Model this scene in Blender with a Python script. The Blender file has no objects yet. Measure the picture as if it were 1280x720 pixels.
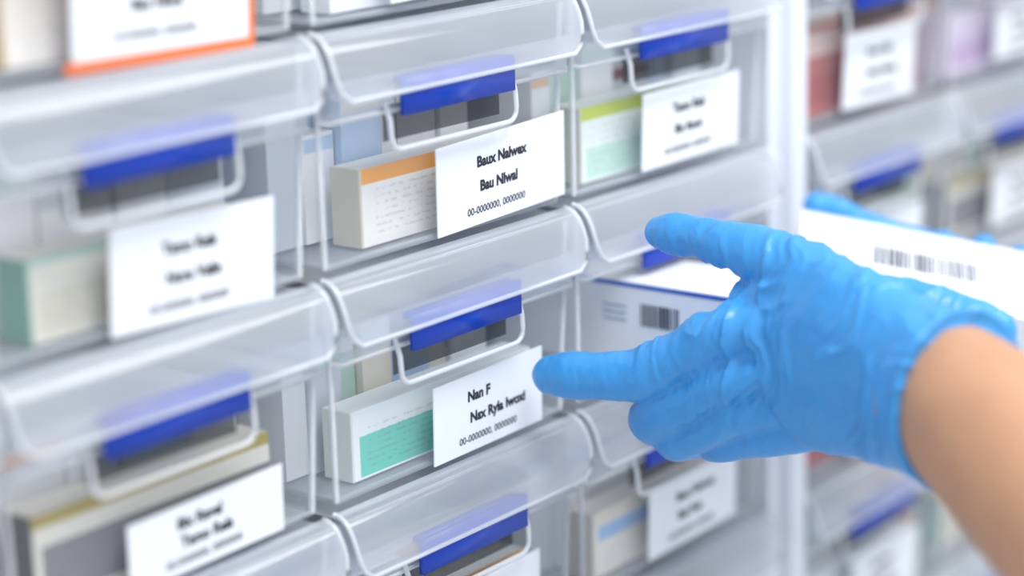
import bpy, math, random
from mathutils import Vector, Matrix, noise
random.seed(4)
scene=bpy.context.scene
H=0.12
# ---------------- camera ----------------
F=2800.0
Xc=Vector((.6142,-.2093,.7609)); Yd=Vector((.0291,.9696,.2431)); Zi=Xc.cross(Yd)
right=Vector((Xc.x,Zi.x,-Yd.x)); down=Vector((Xc.y,Zi.y,-Yd.y)); fwd=Vector((Xc.z,Zi.z,-Yd.z))
v0=Vector((-.0931,-.0031,1.086)); C=-(right*v0.x+down*v0.y+fwd*v0.z)
cam=bpy.data.cameras.new('camera'); co=bpy.data.objects.new('camera',cam); scene.collection.objects.link(co)
co.matrix_world=Matrix((( right.x,-down.x,-fwd.x,C.x),(right.y,-down.y,-fwd.y,C.y),(right.z,-down.z,-fwd.z,C.z),(0,0,0,1)))
cam.sensor_width=36; cam.lens=F/1280*36; cam.clip_start=.01
cam.dof.use_dof=True; cam.dof.focus_distance=1.17; cam.dof.aperture_fstop=2.2
scene.camera=co
scene.view_settings.view_transform='Standard'
# ---------------- materials ----------------
def lin(c):
    return tuple(((x/255)/12.92 if x<=10 else ((x/255+.055)/1.055)**2.4) for x in c)+(1,)
def mat(name,rgb,rough=.5,alpha=1,spec=.5,sss=0,noise_amt=0.0,nscale=40,bump=0,bscale=(1,1,1)):
    m=bpy.data.materials.new(name); m.use_nodes=True; nt=m.node_tree; b=nt.nodes['Principled BSDF']
    b.inputs['Base Color'].default_value=lin(rgb); b.inputs['Roughness'].default_value=rough
    b.inputs['Alpha'].default_value=alpha; b.inputs['Specular IOR Level'].default_value=spec
    if sss:
        b.inputs['Subsurface Weight'].default_value=sss; b.inputs['Subsurface Scale'].default_value=.006
    tc=nt.nodes.new('ShaderNodeTexCoord'); n=nt.nodes.new('ShaderNodeTexNoise'); n.inputs['Scale'].default_value=nscale
    nt.links.new(tc.outputs['Object'],n.inputs['Vector'])
    if noise_amt:
        mx=nt.nodes.new('ShaderNodeMix'); mx.data_type='RGBA'
        c=lin(rgb); mx.inputs[6].default_value=tuple(x*(1-noise_amt) for x in c[:3])+(1,)
        mx.inputs[7].default_value=tuple(min(1,x*(1+noise_amt)) for x in c[:3])+(1,)
        nt.links.new(n.outputs['Fac'],mx.inputs[0]); nt.links.new(mx.outputs[2],b.inputs['Base Color'])
    if bump:
        mp=nt.nodes.new('ShaderNodeMapping'); mp.inputs['Scale'].default_value=bscale; nt.links.new(tc.outputs['Object'],mp.inputs[0])
        n2=nt.nodes.new('ShaderNodeTexNoise'); n2.inputs['Scale'].default_value=1; n2.inputs['Detail'].default_value=3; nt.links.new(mp.outputs[0],n2.inputs['Vector'])
        bp=nt.nodes.new('ShaderNodeBump'); bp.inputs['Strength'].default_value=bump; bp.inputs['Distance'].default_value=.002
        nt.links.new(n2.outputs['Fac'],bp.inputs['Height']); nt.links.new(bp.outputs[0],b.inputs['Normal'])
    return m
def plastic(name,rgb,a,gloss_rough=.25,streak=.0,g0=.035,g1=.30):
    m=bpy.data.materials.new(name); m.use_nodes=True; nt=m.node_tree; nt.nodes.clear()
    N=nt.nodes.new; L=nt.links.new
    out=N('ShaderNodeOutputMaterial'); tr=N('ShaderNodeBsdfTransparent'); df=N('ShaderNodeBsdfDiffuse'); tl=N('ShaderNodeBsdfTranslucent'); gl=N('ShaderNodeBsdfGlossy')
    for x in(df,tl): x.inputs['Color'].default_value=lin(rgb)
    gl.inputs['Roughness'].default_value=gloss_rough
    m1=N('ShaderNodeMixShader'); m1.inputs[0].default_value=.32; L(df.outputs[0],m1.inputs[1]); L(tl.outputs[0],m1.inputs[2])
    m2=N('ShaderNodeMixShader'); L(tr.outputs[0],m2.inputs[1]); L(m1.outputs[0],m2.inputs[2])
    tc=N('ShaderNodeTexCoord'); n=N('ShaderNodeTexNoise'); n.inputs['Scale'].default_value=18; n.inputs['Detail'].default_value=0; L(tc.outputs['Object'],n.inputs['Vector'])
    mr=N('ShaderNodeMapRange'); mr.inputs['To Min'].default_value=max(0,a-streak); mr.inputs['To Max'].default_value=min(1,a+streak); L(n.outputs['Fac'],mr.inputs['Value']); L(mr.outputs[0],m2.inputs[0])
    lw=N('ShaderNodeLayerWeight'); pw=N('ShaderNodeMath'); pw.operation='POWER'; L(lw.outputs['Facing'],pw.inputs[0]); pw.inputs[1].default_value=4
    mr2=N('ShaderNodeMapRange'); mr2.inputs['To Min'].default_value=g0; mr2.inputs['To Max'].default_value=g1; L(pw.outputs[0],mr2.inputs['Value'])
    m3=N('ShaderNodeMixShader'); L(mr2.outputs[0],m3.inputs[0]); L(m2.outputs[0],m3.inputs[1]); L(gl.outputs[0],m3.inputs[2]); L(m3.outputs[0],out.inputs[0])
    return m
m_wall=plastic('clear_plastic_wall',(240,245,254),.10,.10,.02,.04,.35)
m_flap=plastic('frosted_plastic_flap',(240,245,255),.45,.12,.04,.08,.5)
m_skirt=plastic('frosted_plastic_skirt',(236,242,254),.36,.12,.03,.06,.4)
m_rim=plastic('frosted_plastic_rim',(250,252,255),.74,.12,.0,.08,.4)
m_edge=plastic('clear_plastic_edge',(243,247,254),.38,.12,.04)
m_blue=mat('blue_latch',(18,68,196),.3)
m_recess_shade=mat('grip_recess_shade',(46,50,56),.6,.80,noise_amt=.5,nscale=60)  # shade inside the grip opening, put into a dark colour
m_label=mat('label_paper',(242,244,249),.6)
m_text=mat('label_ink',(44,46,56),.7)
m_white=mat('white_metal',(232,235,242),.4,noise_amt=.02)
m_wallp=mat('wall_paint',(225,229,235),.8,noise_amt=.03,nscale=8)
m_floor=mat('vinyl_floor',(200,204,210),.35,noise_amt=.06,nscale=12)
m_orange=mat('orange_print',(238,122,66),.5)
# ---------------- mesh helper ----------------
class MB:
    def __init__(s): s.v=[];s.f=[];s.m=[];s.mats=[]
    def mi(s,m):
        if m not in s.mats: s.mats.append(m)
        return s.mats.index(m)
    def add(s,vs,fs,m):
        o=len(s.v); s.v+= [tuple(x) for x in vs]; s.f+=[tuple(i+o for i in f) for f in fs]; s.m+=[s.mi(m)]*len(fs)
    def quad(s,a,b,c,d,m): s.add([a,b,c,d],[(0,1,2,3)],m)
    def box(s,x0,x1,y0,y1,z0,z1,m):
        vs=[(x,y,z) for x in(x0,x1) for y in(y0,y1) for z in(z0,z1)]
        s.add(vs,[(0,1,3,2),(4,6,7,5),(0,4,5,1),(2,3,7,6),(0,2,6,4),(1,5,7,3)],m)
    def tube(s,pts,r,m,n=8):
        pts=[Vector(p) for p in pts]; vs=[];L=len(pts)
        for i,p in enumerate(pts):
            t=(pts[min(i+1,L-1)]-pts[max(i-1,0)]).normalized()
            u=t.cross(Vector((0.31,.2,.93)))
            if u.length<.1: u=t.cross(Vector((1,0,0)))
            u.normalize(); w=t.cross(u)
            for k in range(n):
                a=2*math.pi*k/n; vs.append(p+u*math.cos(a)*r+w*math.sin(a)*r)
        fs=[(i*n+k,i*n+(k+1)%n,(i+1)*n+(k+1)%n,(i+1)*n+k) for i in range(L-1) for k in range(n)]
        fs+= [tuple(range(n)),tuple((L-1)*n+k for k in range(n))]
        s.add(vs,fs,m)
    def mesh(s,name,smooth=True):
        me=bpy.data.meshes.new(name); me.from_pydata(s.v,[],s.f)
        for m in s.mats: me.materials.append(m)
        for p,i in zip(me.polygons,s.m): p.material_index=i; p.use_smooth=smooth
        me.update(); return me
def link(name,me,loc=(0,0,0),parent=None):
    o=bpy.data.objects.new(name,me); scene.collection.objects.link(o); o.location=loc
    if parent: o.parent=parent
    return o
# ---------------- storage bin ----------------
def build_bin(front=True):
    b=MB(); x0,x1=.004,.199; D=.25; t=.113
    def wall(a,bb,c,d,m=m_wall): b.quad(a,bb,c,d,m)
    i=.004
    wall((x0+i,i,.004),(x0+i,D,.004),(x0,D,t),(x0,0,t))
    wall((x1-i,i,.004),(x1-i,D,.004),(x1,D,t),(x1,0,t))
    wall((x0+i,i,.004),(x1-i,i,.004),(x1-i,D,.004),(x0+i,D,.004),m_edge)
    if front:
        wall((x0+i,i,.004),(x1-i,i,.004),(x1,0,.078),(x0,0,.078))
        b.tube([(x0+.002,0,.079),(.045,0,.079)],.0011,m_edge); b.tube([(.142,0,.079),(x1-.002,0,.079)],.0011,m_edge)
    else:
        wall((x0+i,i,.004),(x1-i,i,.004),(x1-.003,i-.001,.018),(x0+.003,i-.001,.018))
        b.tube([(x0+.002,.003,.018),(x1-.002,.003,.018)],.0012,m_edge)
    for xa,xb in((x0+i,x0),(x1-i,x1)):
        b.tube([(xa,i,.004),(xb,0,t)],.0018,m_edge)
        b.tube([(xa,i,.004),(xa,D,.004)],.0013,m_edge)
    b.tube([(x0+i,i,.004),(x1-i,i,.004)],.0016,m_edge)
    b.quad((x0,0,.1165),(x1,0,.1165),(x1,D,.1165),(x0,D,.1165),m_edge)
    # sloped lid front
    prof=[(0,0),(-.0035,-.0006),(-.007,-.0025),(-.010,-.006),(-.0125,-.0105),(-.0145,-.0165),(-.0157,-.0225),(-.0164,-.028),(-.0168,-.0325)]
    ins=[0,0,0,0,0,0,.0008,.003,.009]
    fx0,fx1=.0015,.1985
    nu=14; vs=[]
    for (y,z),s in zip(prof,ins):
        for k in range(nu+1):
            u=k/nu; vs.append((fx0+s+(fx1-fx0-2*s)*u, y-.0015*math.sin(math.pi*u)*(-y/.016), z+.12))
    fs=[(r*(nu+1)+k,r*(nu+1)+k+1,(r+1)*(nu+1)+k+1,(r+1)*(nu+1)+k) for r in range(len(prof)-1) for k in range(nu)]
    b.add(vs,fs,m_flap)
    for side in(0,1):
        sv=[]
        for (y,z),s in zip(prof,ins):
            x=fx0+s if side==0 else fx1-s
            sv+=[(x,y,z+.12),(x,min(0,y+.012),z+.12)]
        b.add(sv,[(2*k,2*k+1,2*k+3,2*k+2) for k in range(len(prof)-1)],m_flap)
    path=[(fx0+s,y,z+.12) for (y,z),s in zip(prof,ins)]+[(fx1-s,y,z+.12) for (y,z),s in reversed(list(zip(prof,ins)))]
    b.tube(path,.0013,m_rim)
    b.tube([(fx0+.003,-.0075,.1168),(fx1-.003,-.0075,.1168)],.0009,m_rim)
    # lid skirt under the lid front
    ya=-.0065
    b.quad((.006,ya,.096),(.197,ya,.096),(.197,ya+.0015,.0765),(.006,ya+.0015,.0765),m_skirt)
    for xx in(.006,.197): b.quad((xx,ya,.096),(xx,0,.096),(xx,0,.0765),(xx,ya+.0015,.0765),m_edge)
    b.tube([(.006,0,.0765),(.006,ya+.0015,.0765),(.197,ya+.0015,.0765),(.197,0,.0765)],.0012,m_rim)
    # blue latch
    b.box(.051,.139,-.0150,-.0118,.0750,.0935,m_blue)
    b.box(.053,.137,-.0118,-.006,.0905,.0935,m_blue)
    # grip loop
    if front:
        pts=[(.044,-.008,.082),(.0445,-.0105,.073)]
        for k in range(5):
            a=math.pi/2*k/4; pts.append((.0515-.007*math.cos(a),-.011,.0650-.007*math.sin(a)))
        for k in range(5):
            a=math.pi/2*k/4; pts.append((.1375+.007*math.sin(a),-.011,.0650-.007*math.cos(a)))
        pts+= [(.1445,-.0105,.073),(.145,-.008,.082)]
        b.tube(pts,.0014,m_rim)
        b.quad((.048,-.0022,.061),(.141,-.0022,.061),(.141,-.0022,.079),(.048,-.0022,.079),m_recess_shade)  # flat dark sheet painting the shade behind the loop, no pocket modelled
    return b.mesh('storage_bin')
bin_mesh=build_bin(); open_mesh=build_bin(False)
colX=[-.41,-.205,0,.205,.448,.653,.858]
# ---------------- medicine boxes ----------------
def box_mat(name,body,band,panel,btop=.80,p0=.05,p1=.6,side=None):
    m=bpy.data.materials.new(name); m.use_nodes=True; nt=m.node_tree; b=nt.nodes['Principled BSDF']; b.inputs['Roughness'].default_value=.45
    tc=nt.nodes.new('ShaderNodeTexCoord'); sp=nt.nodes.new('ShaderNodeSeparateXYZ'); nt.links.new(tc.outputs['Generated'],sp.inputs[0])
    def cmp(sock,v,op='GREATER_THAN'):
        n=nt.nodes.new('ShaderNodeMath'); n.operation=op; nt.links.new(sock,n.inputs[0]); n.inputs[1].default_value=v; return n.outputs[0]
    def mul(a,c):
        n=nt.nodes.new('ShaderNodeMath'); n.operation='MULTIPLY'; nt.links.new(a,n.inputs[0]); nt.links.new(c,n.inputs[1]); return n.outputs[0]
    def mix(f,a,c):
        n=nt.nodes.new('ShaderNodeMix'); n.data_type='RGBA'; nt.links.new(f,n.inputs[0])
        if isinstance(a,tuple): n.inputs[6].default_value=a
        else: nt.links.new(a,n.inputs[6])
        n.inputs[7].default_value=c; return n.outputs[2]
    front=cmp(sp.outputs['Y'],.02,'LESS_THAN')
    fb=mul(cmp(sp.outputs['Z'],btop),front)
    col=mix(fb,lin(body),lin(band))
    pn=mul(mul(cmp(sp.outputs['Z'],p0),cmp(sp.outputs['Z'],p1,'LESS_THAN')),mul(cmp(sp.outputs['X'],.04),front))
    col=mix(pn,col,lin(panel))
    if side: col=mix(cmp(sp.outputs['X'],.01,'LESS_THAN'),col,lin(side))
    wv=nt.nodes.new('ShaderNodeMath'); wv.operation='MULTIPLY'; nt.links.new(sp.outputs['Z'],wv.inputs[0]); wv.inputs[1].default_value=11
    fr=nt.nodes.new('ShaderNodeMath'); fr.operation='FRACT'; nt.links.new(wv.outputs[0],fr.inputs[0])
    row=cmp(fr.outputs[0],.62)
    mp=nt.nodes.new('ShaderNodeMapping'); mp.inputs['Scale'].default_value=(30,0,11); nt.links.new(tc.outputs['Generated'],mp.inputs[0])
    nz=nt.nodes.new('ShaderNodeTexNoise'); nz.inputs['Scale'].default_value=1.0; nt.links.new(mp.outputs[0],nz.inputs['Vector'])
    tx=mul(mul(mul(cmp(nz.outputs['Fac'],.5),row),cmp(sp.outputs['Z'],.12)),mul(mul(cmp(sp.outputs['Z'],.78,'LESS_THAN'),front),mul(cmp(sp.outputs['X'],.08),cmp(sp.outputs['X'],.45,'LESS_THAN'))))
    sc=nt.nodes.new('ShaderNodeMath'); sc.operation='MULTIPLY'; nt.links.new(tx,sc.inputs[0]); sc.inputs[1].default_value=.22
    col=mix(sc.outputs[0],col,lin((90,95,110)))
    nt.links.new(col,b.inputs['Base Color']); return m
BM={
'orange':box_mat('carton_orange',(242,240,233),(247,165,40),(238,236,230),.80,.0,.1,(218,212,190)),
'teal':box_mat('carton_teal',(242,248,248),(236,245,245),(105,208,190),.9,.04,.62,(228,234,230)),
'lime':box_mat('carton_lime',(238,246,241),(198,212,44),(198,232,216),.82,.05,.45,(210,213,198)),
'green':box_mat('carton_green',(226,224,212),(165,204,190),(216,211,194),.92,.1,.6,(112,172,150)),
'gold':box_mat('carton_gold',(232,229,216),(176,154,48),(125,122,128),.86,.08,.66,(56,54,50)),
'red':box_mat('carton_red',(194,94,92),(236,208,198),(176,68,72),.72,.1,.5),
'lilac':box_mat('carton_lilac',(228,212,236),(240,228,245),(200,170,210),.8,.1,.5),
'beige':box_mat('carton_beige',(236,230,220),(228,218,200),(152,188,232),.82,.55,.78,(210,204,192)),
'white':box_mat('carton_white',(245,246,250),(232,237,243),(242,244,248),.9,.1,.5),
'ambr':box_mat('carton_amber',(243,236,226),(238,148,86),(245,239,232),.8,.1,.3,(226,192,130)),
}
plain=[mat('carton_plain_'+n,c,.5,noise_amt=.05) for n,c in(('white',(246,247,251)),('cream',(240,232,214)),('grey',(214,219,228)),('pale_blue',(190,212,240)),('wine',(130,70,76)),('mint',(196,228,214)),('white_b',(248,249,252)),('peach',(240,190,150)))]
def carton(x0,x1,y0,y1,z0,z1,m,name='medicine_box'):
    b=MB(); b.box(0,x1-x0,0,y1-y0,0,z1-z0,m); me=b.mesh('medicine_box',False)
    o=link(name,me,(x0,y0,z0)); md=o.modifiers.new('bevel','BEVEL'); md.width=.0006; md.segments=2; return o
def stack(x,z):
    """packed row of cartons standing behind the front one, each with a printed top band"""
    b=MB(); xx=.012
    while xx<.165:
        w=random.choice([.018,.024,.032,.045]); w=min(w,.188-xx); h=random.uniform(.056,.078); yy=random.uniform(.035,.046)
        b.box(xx,xx+w-.001,yy,.17,.006,h,random.choice(plain[:4]+plain[5:]+plain[:1]*5))
        b.box(xx+.0008,xx+w-.0018,yy-.0003,yy,h-.009,h-.002,random.choice(plain[1:])); xx+=w
    b.box(.015,.185,.175,.235,.006,.07,random.choice(plain))
    link('medicine_box_stack',b.mesh('medicine_box_stack',False),(x,0,z))
def text(parent,s,x,z,size,y=-.0007,bold=0.0):
    c=bpy.data.curves.new('label_text','FONT'); c.body=s; c.size=size; c.offset=bold; c.materials.append(m_text); c.resolution_u=3
    o=bpy.data.objects.new('label_text',c); scene.collection.objects.link(o); o.parent=parent; o.location=(x,y,z); o.rotation_euler=(math.pi/2,0,0); return o
T1=['Baux Nalwex','Bau Nlwa','Bsk Fulo','Nora Velin','Tamo Rels','Bix Ravel']
def label(bn,x0,x1,z0,z1,border=False,t=None,tilt=None,y=-.0006):
    w=x1-x0;h=z1-z0
    b=MB(); b.box(0,w,-.0005,.0003,0,h,m_label)
    if border:
        b.box(-.004,w+.004,-.0004,.0003,-.005,0,m_orange); b.box(w,w+.004,-.0004,.0003,0,h+.004,m_orange)
    o=link('label_card',b.mesh('label_card',False),(x0,y,z0),bn)
    o.rotation_euler=(.04,math.radians(random.uniform(-1.5,1.5) if tilt is None else tilt),0)
    t=t or [random.choice(T1),random.choice(T1)]
    text(o,t[0],w*.30,h*.66,.0078,bold=.00034)
    text(o,t[1],w*.32,h*.38,.0078,bold=.00034)
    text(o,'00-0000000, 0000000',w*.22,h*.13,.0056,bold=.00004)
special={
 (2,0):('orange',.089,.198,.004,.051,.045,.185,.046,['Baux Nalwex','Bau Nlwal'],-2.0),
 (2,-1):('teal',.079,.172,.003,.046,.030,.180,.043,['Nan F','Nsx Ryla Iwoxi'],-1),
 (2,1):('white',.06,.16,.008,.048,.03,.18,.045,None,-1),
 (3,0):('lime',.068,.170,.007,.052,.026,.165,.049,None,-.5),
 (1,0):('green',.070,.172,.003,.052,.036,.17,.043,None,1.8),
 (1,-1):('gold',.070,.170,.0025,.036,.026,.176,.050,None,-1),
 (1,1):('ambr',.06,.165,.006,.056,.034,.17,.048,None,1),
 (3,-2):('beige',.069,.165,.008,.052,.03,.17,.046,None,-1),
 (4,0):('red',.055,.150,.008,.058,.012,.18,.060,None,1),
 (5,0):('lilac',.07,.155,.012,.05,.02,.17,.05,None,0),
}
kinds=list(BM)
for ci,x in enumerate(colX):
    for r in range(-4,3):
        z=r*H
        opened=(ci==3 and r==-1)
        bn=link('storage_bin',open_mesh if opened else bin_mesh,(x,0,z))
        if opened: continue
        sp=special.get((ci,r))
        if sp: k,l0,l1,z0,z1,bx,bx1,bh,tt,ti=sp
        else:
            k=random.choice(kinds); l0=.07;l1=.165;z0=.006;z1=.05;bx=.025;bx1=.17;bh=.047;tt=None;ti=None
        label(bn,l0,l1,z0,z1,border=(ci,r)==(1,1),t=tt,tilt=ti)
        o=carton(x+bx,x+bx1,.012,.032,z+.0055,z+bh,BM[k])
        if (ci,r)==(2,0):
            b=MB(); b.box(.112,.128,-.0004,.0005,.0005,.010,m_orange); link('orange_seal',b.mesh('orange_seal',False),(0,0,0),o)
        stack(x,z)
# ---------------- box being pulled out ----------------
m_pb=mat('carton_glossy_white',(244,246,251),.4); m_bar=mat('barcode_ink',(52,60,78),.6); m_bl=mat('blue_print',(40,95,190),.5); m_fine=mat('fine_print',(150,165,190),.6)
b=MB(); b.box(.242,.300,-.12,.09,-.100,-.050,m_pb)
b.box(.2416,.2420,-.1195,.0895,-.0530,-.0508,m_bl)
random.seed(2); y=-.046
while y<-.020:
    w=random.choice([.0007,.0012,.0018]); b.box(.2416,.2420,y,y+w,-.075,-.062,m_bar); y+=w+random.choice([.0008,.0014])
for k in range(3): b.box(.2416,.2420,-.010,.006,-.0655-.004*k,-.0645-.004*k,m_fine)
link('medicine_box',b.mesh('medicine_box',False))
# ---------------- shelf frame / room ----------------
def sbox(name,x0,x1,y0,y1,z0,z1,m):
    b=MB(); b.box(x0,x1,y0,y1,z0,z1,m); return link(name,b.mesh(name,False))
b=MB()
for xa,xb in((.4125,.4455),(-.445,-.413),(1.066,1.10)):
    b.box(xa,xb,.0,.30,-1.1,.50,m_white)
    b.box(xb-.018,xb,-.008,.0,-1.1,.50,m_white)
b.box(-.445,1.10,.29,.30,-1.1,.5,m_white)
b.box(-.413,.4125,0,.29,-.50,-.481,m_white); b.box(.4455,1.066,0,.29,-.50,-.481,m_white)
b.box(-.413,.4125,0,.29,-.9,-.88,m_white); b.box(.4455,1.066,0,.29,-.9,-.88,m_white)
b.box(-.445,1.10,-.0,.30,.48,.50,m_white)
link('shelving_unit',b.mesh('shelving_unit',False))
sbox('wall_back',-3,4,.32,.40,-1.1,1.7,m_wallp)
sbox('floor',-3,4,-3,.32,-1.16,-1.1,m_floor)
# ---------------- hands ----------------
def cr(p0,p1,p2,p3,t):
    return .5*((2*p1)+(p2-p0)*t+(2*p0-5*p1+4*p2-p3)*t*t+(3*p1-p0-3*p2+p3)*t**3)
def ctube(b,pts,m,side=Vector((0,0,1)),n=28,sub=6,cap=1.0):
    P=[p for p,_,_ in pts]; A=[Vector((a,c,0)) for _,a,c in pts]; S=[]
    L=len(P)
    for i in range(L-1):
        q=[P[max(i-1,0)],P[i],P[i+1],P[min(i+2,L-1)]]; w=[A[max(i-1,0)],A[i],A[i+1],A[min(i+2,L-1)]]
        for k in range(sub): S.append((cr(*q,k/sub),cr(*w,k/sub)))
    S.append((P[-1],A[-1]))
    def T(i): return (S[min(i+1,len(S)-1)][0]-S[max(i-1,0)][0]).normalized()
    R=[]
    t=T(0)
    for k in range(5,0,-1):
        a=math.pi/2*k/5.5; R.append((S[0][0]-t*math.sin(a)*min(S[0][1][:2]),S[0][1]*math.cos(a),t))
    for i in range(len(S)): R.append((S[i][0],S[i][1],T(i)))
    t=T(len(S)-1)
    for k in range(1,6):
        a=math.pi/2*k/5.5; R.append((S[-1][0]+t*math.sin(a)*min(S[-1][1][:2])*cap,S[-1][1]*math.cos(a),t))
    vs=[]
    for p,a,t in R:
        s=(side-t*side.dot(t)).normalized(); nn=t.cross(s)
        for k in range(n):
            th=2*math.pi*k/n; vs.append(p+s*a.x*math.cos(th)+nn*a.y*math.sin(th))
    fs=[(i*n+k,i*n+(k+1)%n,(i+1)*n+(k+1)%n,(i+1)*n+k) for i in range(len(R)-1) for k in range(n)]
    fs+=[tuple(reversed(range(n))),tuple((len(R)-1)*n+k for k in range(n))]
    b.add(vs,fs,m)
def chain(data):   # x,y,z,a[,b] in tenths of a millimetre
    return [(Vector(d[:3])*1e-4,d[3]*1e-4,(d[4] if len(d)>4 else d[3])*1e-4) for d in data]
def remeshed(name,b,voxel,parent,wr=0,smooth=5,axis=None,zones=()):
    o=link(name+'_raw',b.mesh(name)); md=o.modifiers.new('r','REMESH'); md.mode='VOXEL'; md.voxel_size=voxel; md.use_smooth_shade=True
    s=o.modifiers.new('s','SMOOTH'); s.factor=.5; s.iterations=smooth
    dg=bpy.context.evaluated_depsgraph_get(); me=bpy.data.meshes.new_from_object(o.evaluated_get(dg))
    bpy.data.objects.remove(o)
    if wr:
        ns=[v.normal.copy() for v in me.vertices]
        for v,nv in zip(me.vertices,ns):
            c=v.co; wp=noise.noise(c*30)*.35
            q=Vector((c.x*18,c.y*66+c.z*16+wp*3,c.z*19+wp))
            rg=(1-abs(noise.noise(q)))**5+.5*(1-abs(noise.noise(q*1.9+Vector((3,1,7)))))**5
            f=.18+max(0,noise.noise(c*22+Vector((5,2,1))))*1.1
            for zc,zr,amp in zones:
                d=(c-Vector(zc)*1e-4).length/zr
                if d<1: f+=amp*(1-d*d)
            v.co=c+nv*wr*(rg-.7)*f
    for p in me.polygons: p.use_smooth=True
    me.name=name
    return link(name,me,(0,0,0),parent)
m_glove=mat('nitrile_glove',(66,158,228),.34,1,.6,.08,noise_amt=.12,nscale=25,bump=.35,bscale=(90,220,110))
m_skin=mat('skin',(202,152,118),.46,1,.4,.08,noise_amt=.12,nscale=40,bump=.18,bscale=(400,400,400))
hand=bpy.data.objects.new('gloved_hand',None); scene.collection.objects.link(hand)
g=MB()
ctube(g,chain([(1671,-1622,-387,160),(1617,-1325,-438,155),(1604,-1039,-596,140),(1585,-773,-737,144),(1548,-513,-782,128),(1532,-365,-797,130),(1520,-240,-813,110)]),m_glove)
ctube(g,chain([(1692,-1634,-557,160),(1625,-1342,-672,138),(1630,-1073,-836,124),(1691,-808,-988,136),(1867,-665,-1112,120),(2079,-636,-1193,105)]),m_glove)
ctube(g,chain([(1720,-1664,-749,156),(1682,-1402,-848,132),(1706,-1145,-983,118),(1780,-890,-1122,126),(1974,-759,-1216,110),(2200,-739,-1278,100)]),m_glove)
ctube(g,chain([(1757,-1689,-903,146),(1758,-1475,-992,120),(1812,-1246,-1085,103),(1892,-1045,-1156,109),(2060,-940,-1213,97),(2267,-906,-1276,90)]),m_glove)
ctube(g,chain([(1665,-1968,-234,220,180),(1733,-1677,-124,190,160),(1787,-1387,-59,148),(1810,-1156,-33,120),(1846,-950,-30,110),(1871,-818,-33,116),(1887,-710,-44,92)]),m_glove)
ctube(g,chain([(1708,-1716,-299,300,140),(1785,-1459,-247,170,100),(1771,-1396,-337,160,100)]),m_glove)
ctube(g,chain([(1715,-1400,-678,300,120),(1694,-1562,-577,440,180),(1645,-1800,-500,500,210),(1579,-2041,-476,490,240),(1502,-2281,-492,450,265),(1443,-2462,-505,425,305),(1359,-2652,-499,425,345),(1312,-2757,-496,428,372)]),m_glove,cap=.06)
ctube(g,chain([(1754,-2051,-162,100),(1800,-2237,-205,125),(1845,-2430,-250,130),(1900,-2651,-305,105)]),m_glove)
bc=Vector((.1312,-.2757,-.0496)); bt=Vector((-.404,-.914,.03)).normalized(); bs=(Vector((0,0,1))-bt*bt.z).normalized(); bn2=bt.cross(bs)
g.tube([bc+bs*.0432*math.cos(a)+bn2*.0376*math.sin(a) for a in [2*math.pi*k/40 for k in range(41)]],.0019,m_glove)
remeshed('glove',g,.0013,hand,wr=.0028,smooth=3,zones=[((1650,-1480,-480),.04,.9),((1733,-1677,-124),.03,.6),((1359,-2500,-499),.06,.7),((1585,-773,-737),.02,.5),((1400,-2300,-600),.04,.6)])
s=MB()
ctube(s,chain([(1500,-2330,-508,330,180),(1427,-2492,-508,365,285),(1291,-2769,-509,378,330),(1033,-3134,-573,400,370),(777,-3519,-683,420,400),(396,-4105,-858,460,440),(30,-4726,-1070,480,480)]),m_skin,n=48)
link('forearm',s.mesh('forearm'),(0,0,0),hand)
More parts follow.
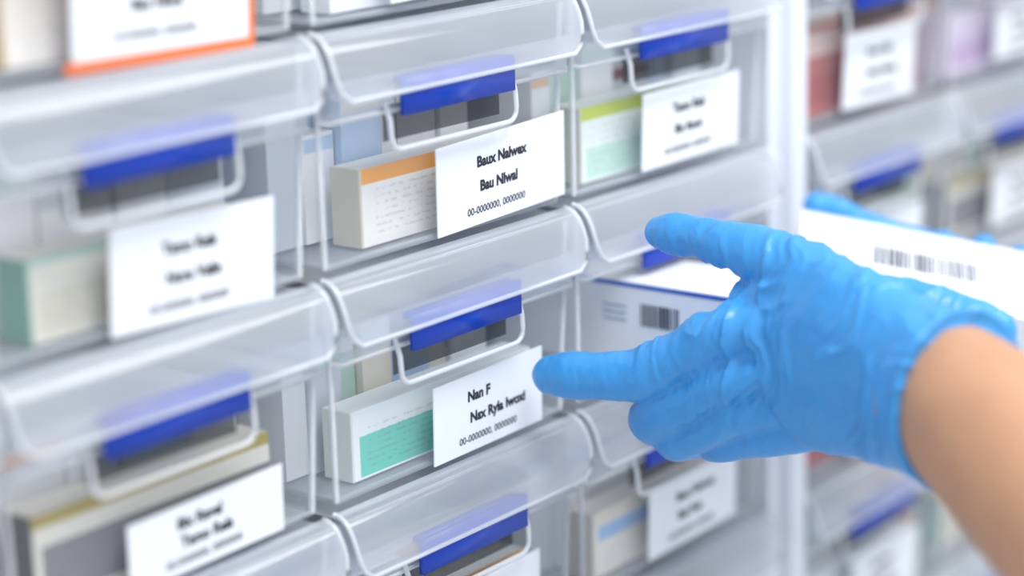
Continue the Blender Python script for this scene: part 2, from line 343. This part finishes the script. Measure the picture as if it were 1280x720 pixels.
# far hand + held box
e1=Vector((.511,-.86,-.20)).normalized(); e2=Vector((-.86,-.511,-.24)); e2=(e2-e1*e2.dot(e1)).normalized(); e3=e1.cross(e2)
if e3.z<0: e3=-e3
A=Vector((.3833,-.0420,-.0313))
b=MB(); b.box(0,.20,0,.088,-.045,0,m_pb)
random.seed(5); x=.045
while x<.108:
    w=random.choice([.0008,.0015,.0022]); b.box(x,x+w,.030,.054,0,.0003,m_bar); x+=w+random.choice([.001,.0018])
for k in range(3): b.box(.03,.056+.02*(k%2),.012+.006*k,.0135+.006*k,0,.0003,m_fine)
hb=link('medicine_box',b.mesh('medicine_box',False)) 
hb.matrix_world=Matrix.Translation(A)@Matrix((e1,e2,e3)).transposed().to_4x4()
hand2=bpy.data.objects.new('gloved_hand',None); scene.collection.objects.link(hand2)
def B(u,v,w): return A+e1*u+e2*v+e3*w
g=MB()
ctube(g,[(B(.10,-.03,-.03),.016,.016),(B(.05,-.024,-.02),.013,.013),(B(.02,-.016,-.006),.011,.011),(B(.008,-.008,.001),.0085,.0085)],m_glove)
for i,u in enumerate((.088,.112,.136,.158)):
    ctube(g,[(B(.12+.01*i,.04,-.063),.013,.013),(B(u,-.0,-.060),.0115,.0115),(B(u,-.018,-.035),.0105,.0105),(B(u,-.014,-.014),.0095,.0095),(B(u,-.008,-.005-.003*(i!=1)),.008,.008)],m_glove)
ctube(g,[(B(.10,.045,-.066),.035,.013),(B(.16,.045,-.069),.042,.017),(B(.22,.03,-.073),.034,.021),(B(.27,.02,-.08),.030,.026)],m_glove,side=e2)
remeshed('glove',g,.002,hand2,wr=.001)
s=MB(); ctube(s,[(B(.25,.02,-.078),.027,.023),(B(.33,.01,-.09),.032,.03),(B(.5,-.01,-.12),.042,.04)],m_skin,side=e2); link('forearm',s.mesh('forearm'),(0,0,0),hand2)
# ---------------- light ----------------
w=bpy.data.worlds.new('world'); scene.world=w; w.use_nodes=True; bg=w.node_tree.nodes['Background']; bg.inputs[0].default_value=(.89,.945,1,1); bg.inputs[1].default_value=.93
def area(name,loc,tgt,size,power,col=(1,1,1)):
    l=bpy.data.lights.new(name,'AREA'); l.size=size; l.energy=power; l.color=col
    o=bpy.data.objects.new(name,l); scene.collection.objects.link(o); o.location=loc
    o.rotation_euler=(Vector(tgt)-Vector(loc)).to_track_quat('-Z','Y').to_euler()
area('ceiling_light',(-.1,-.9,1.5),(.2,0,0),.8,25)
area('ceiling_light',(1.3,-1.1,1.5),(.3,0,-.1),.8,13)
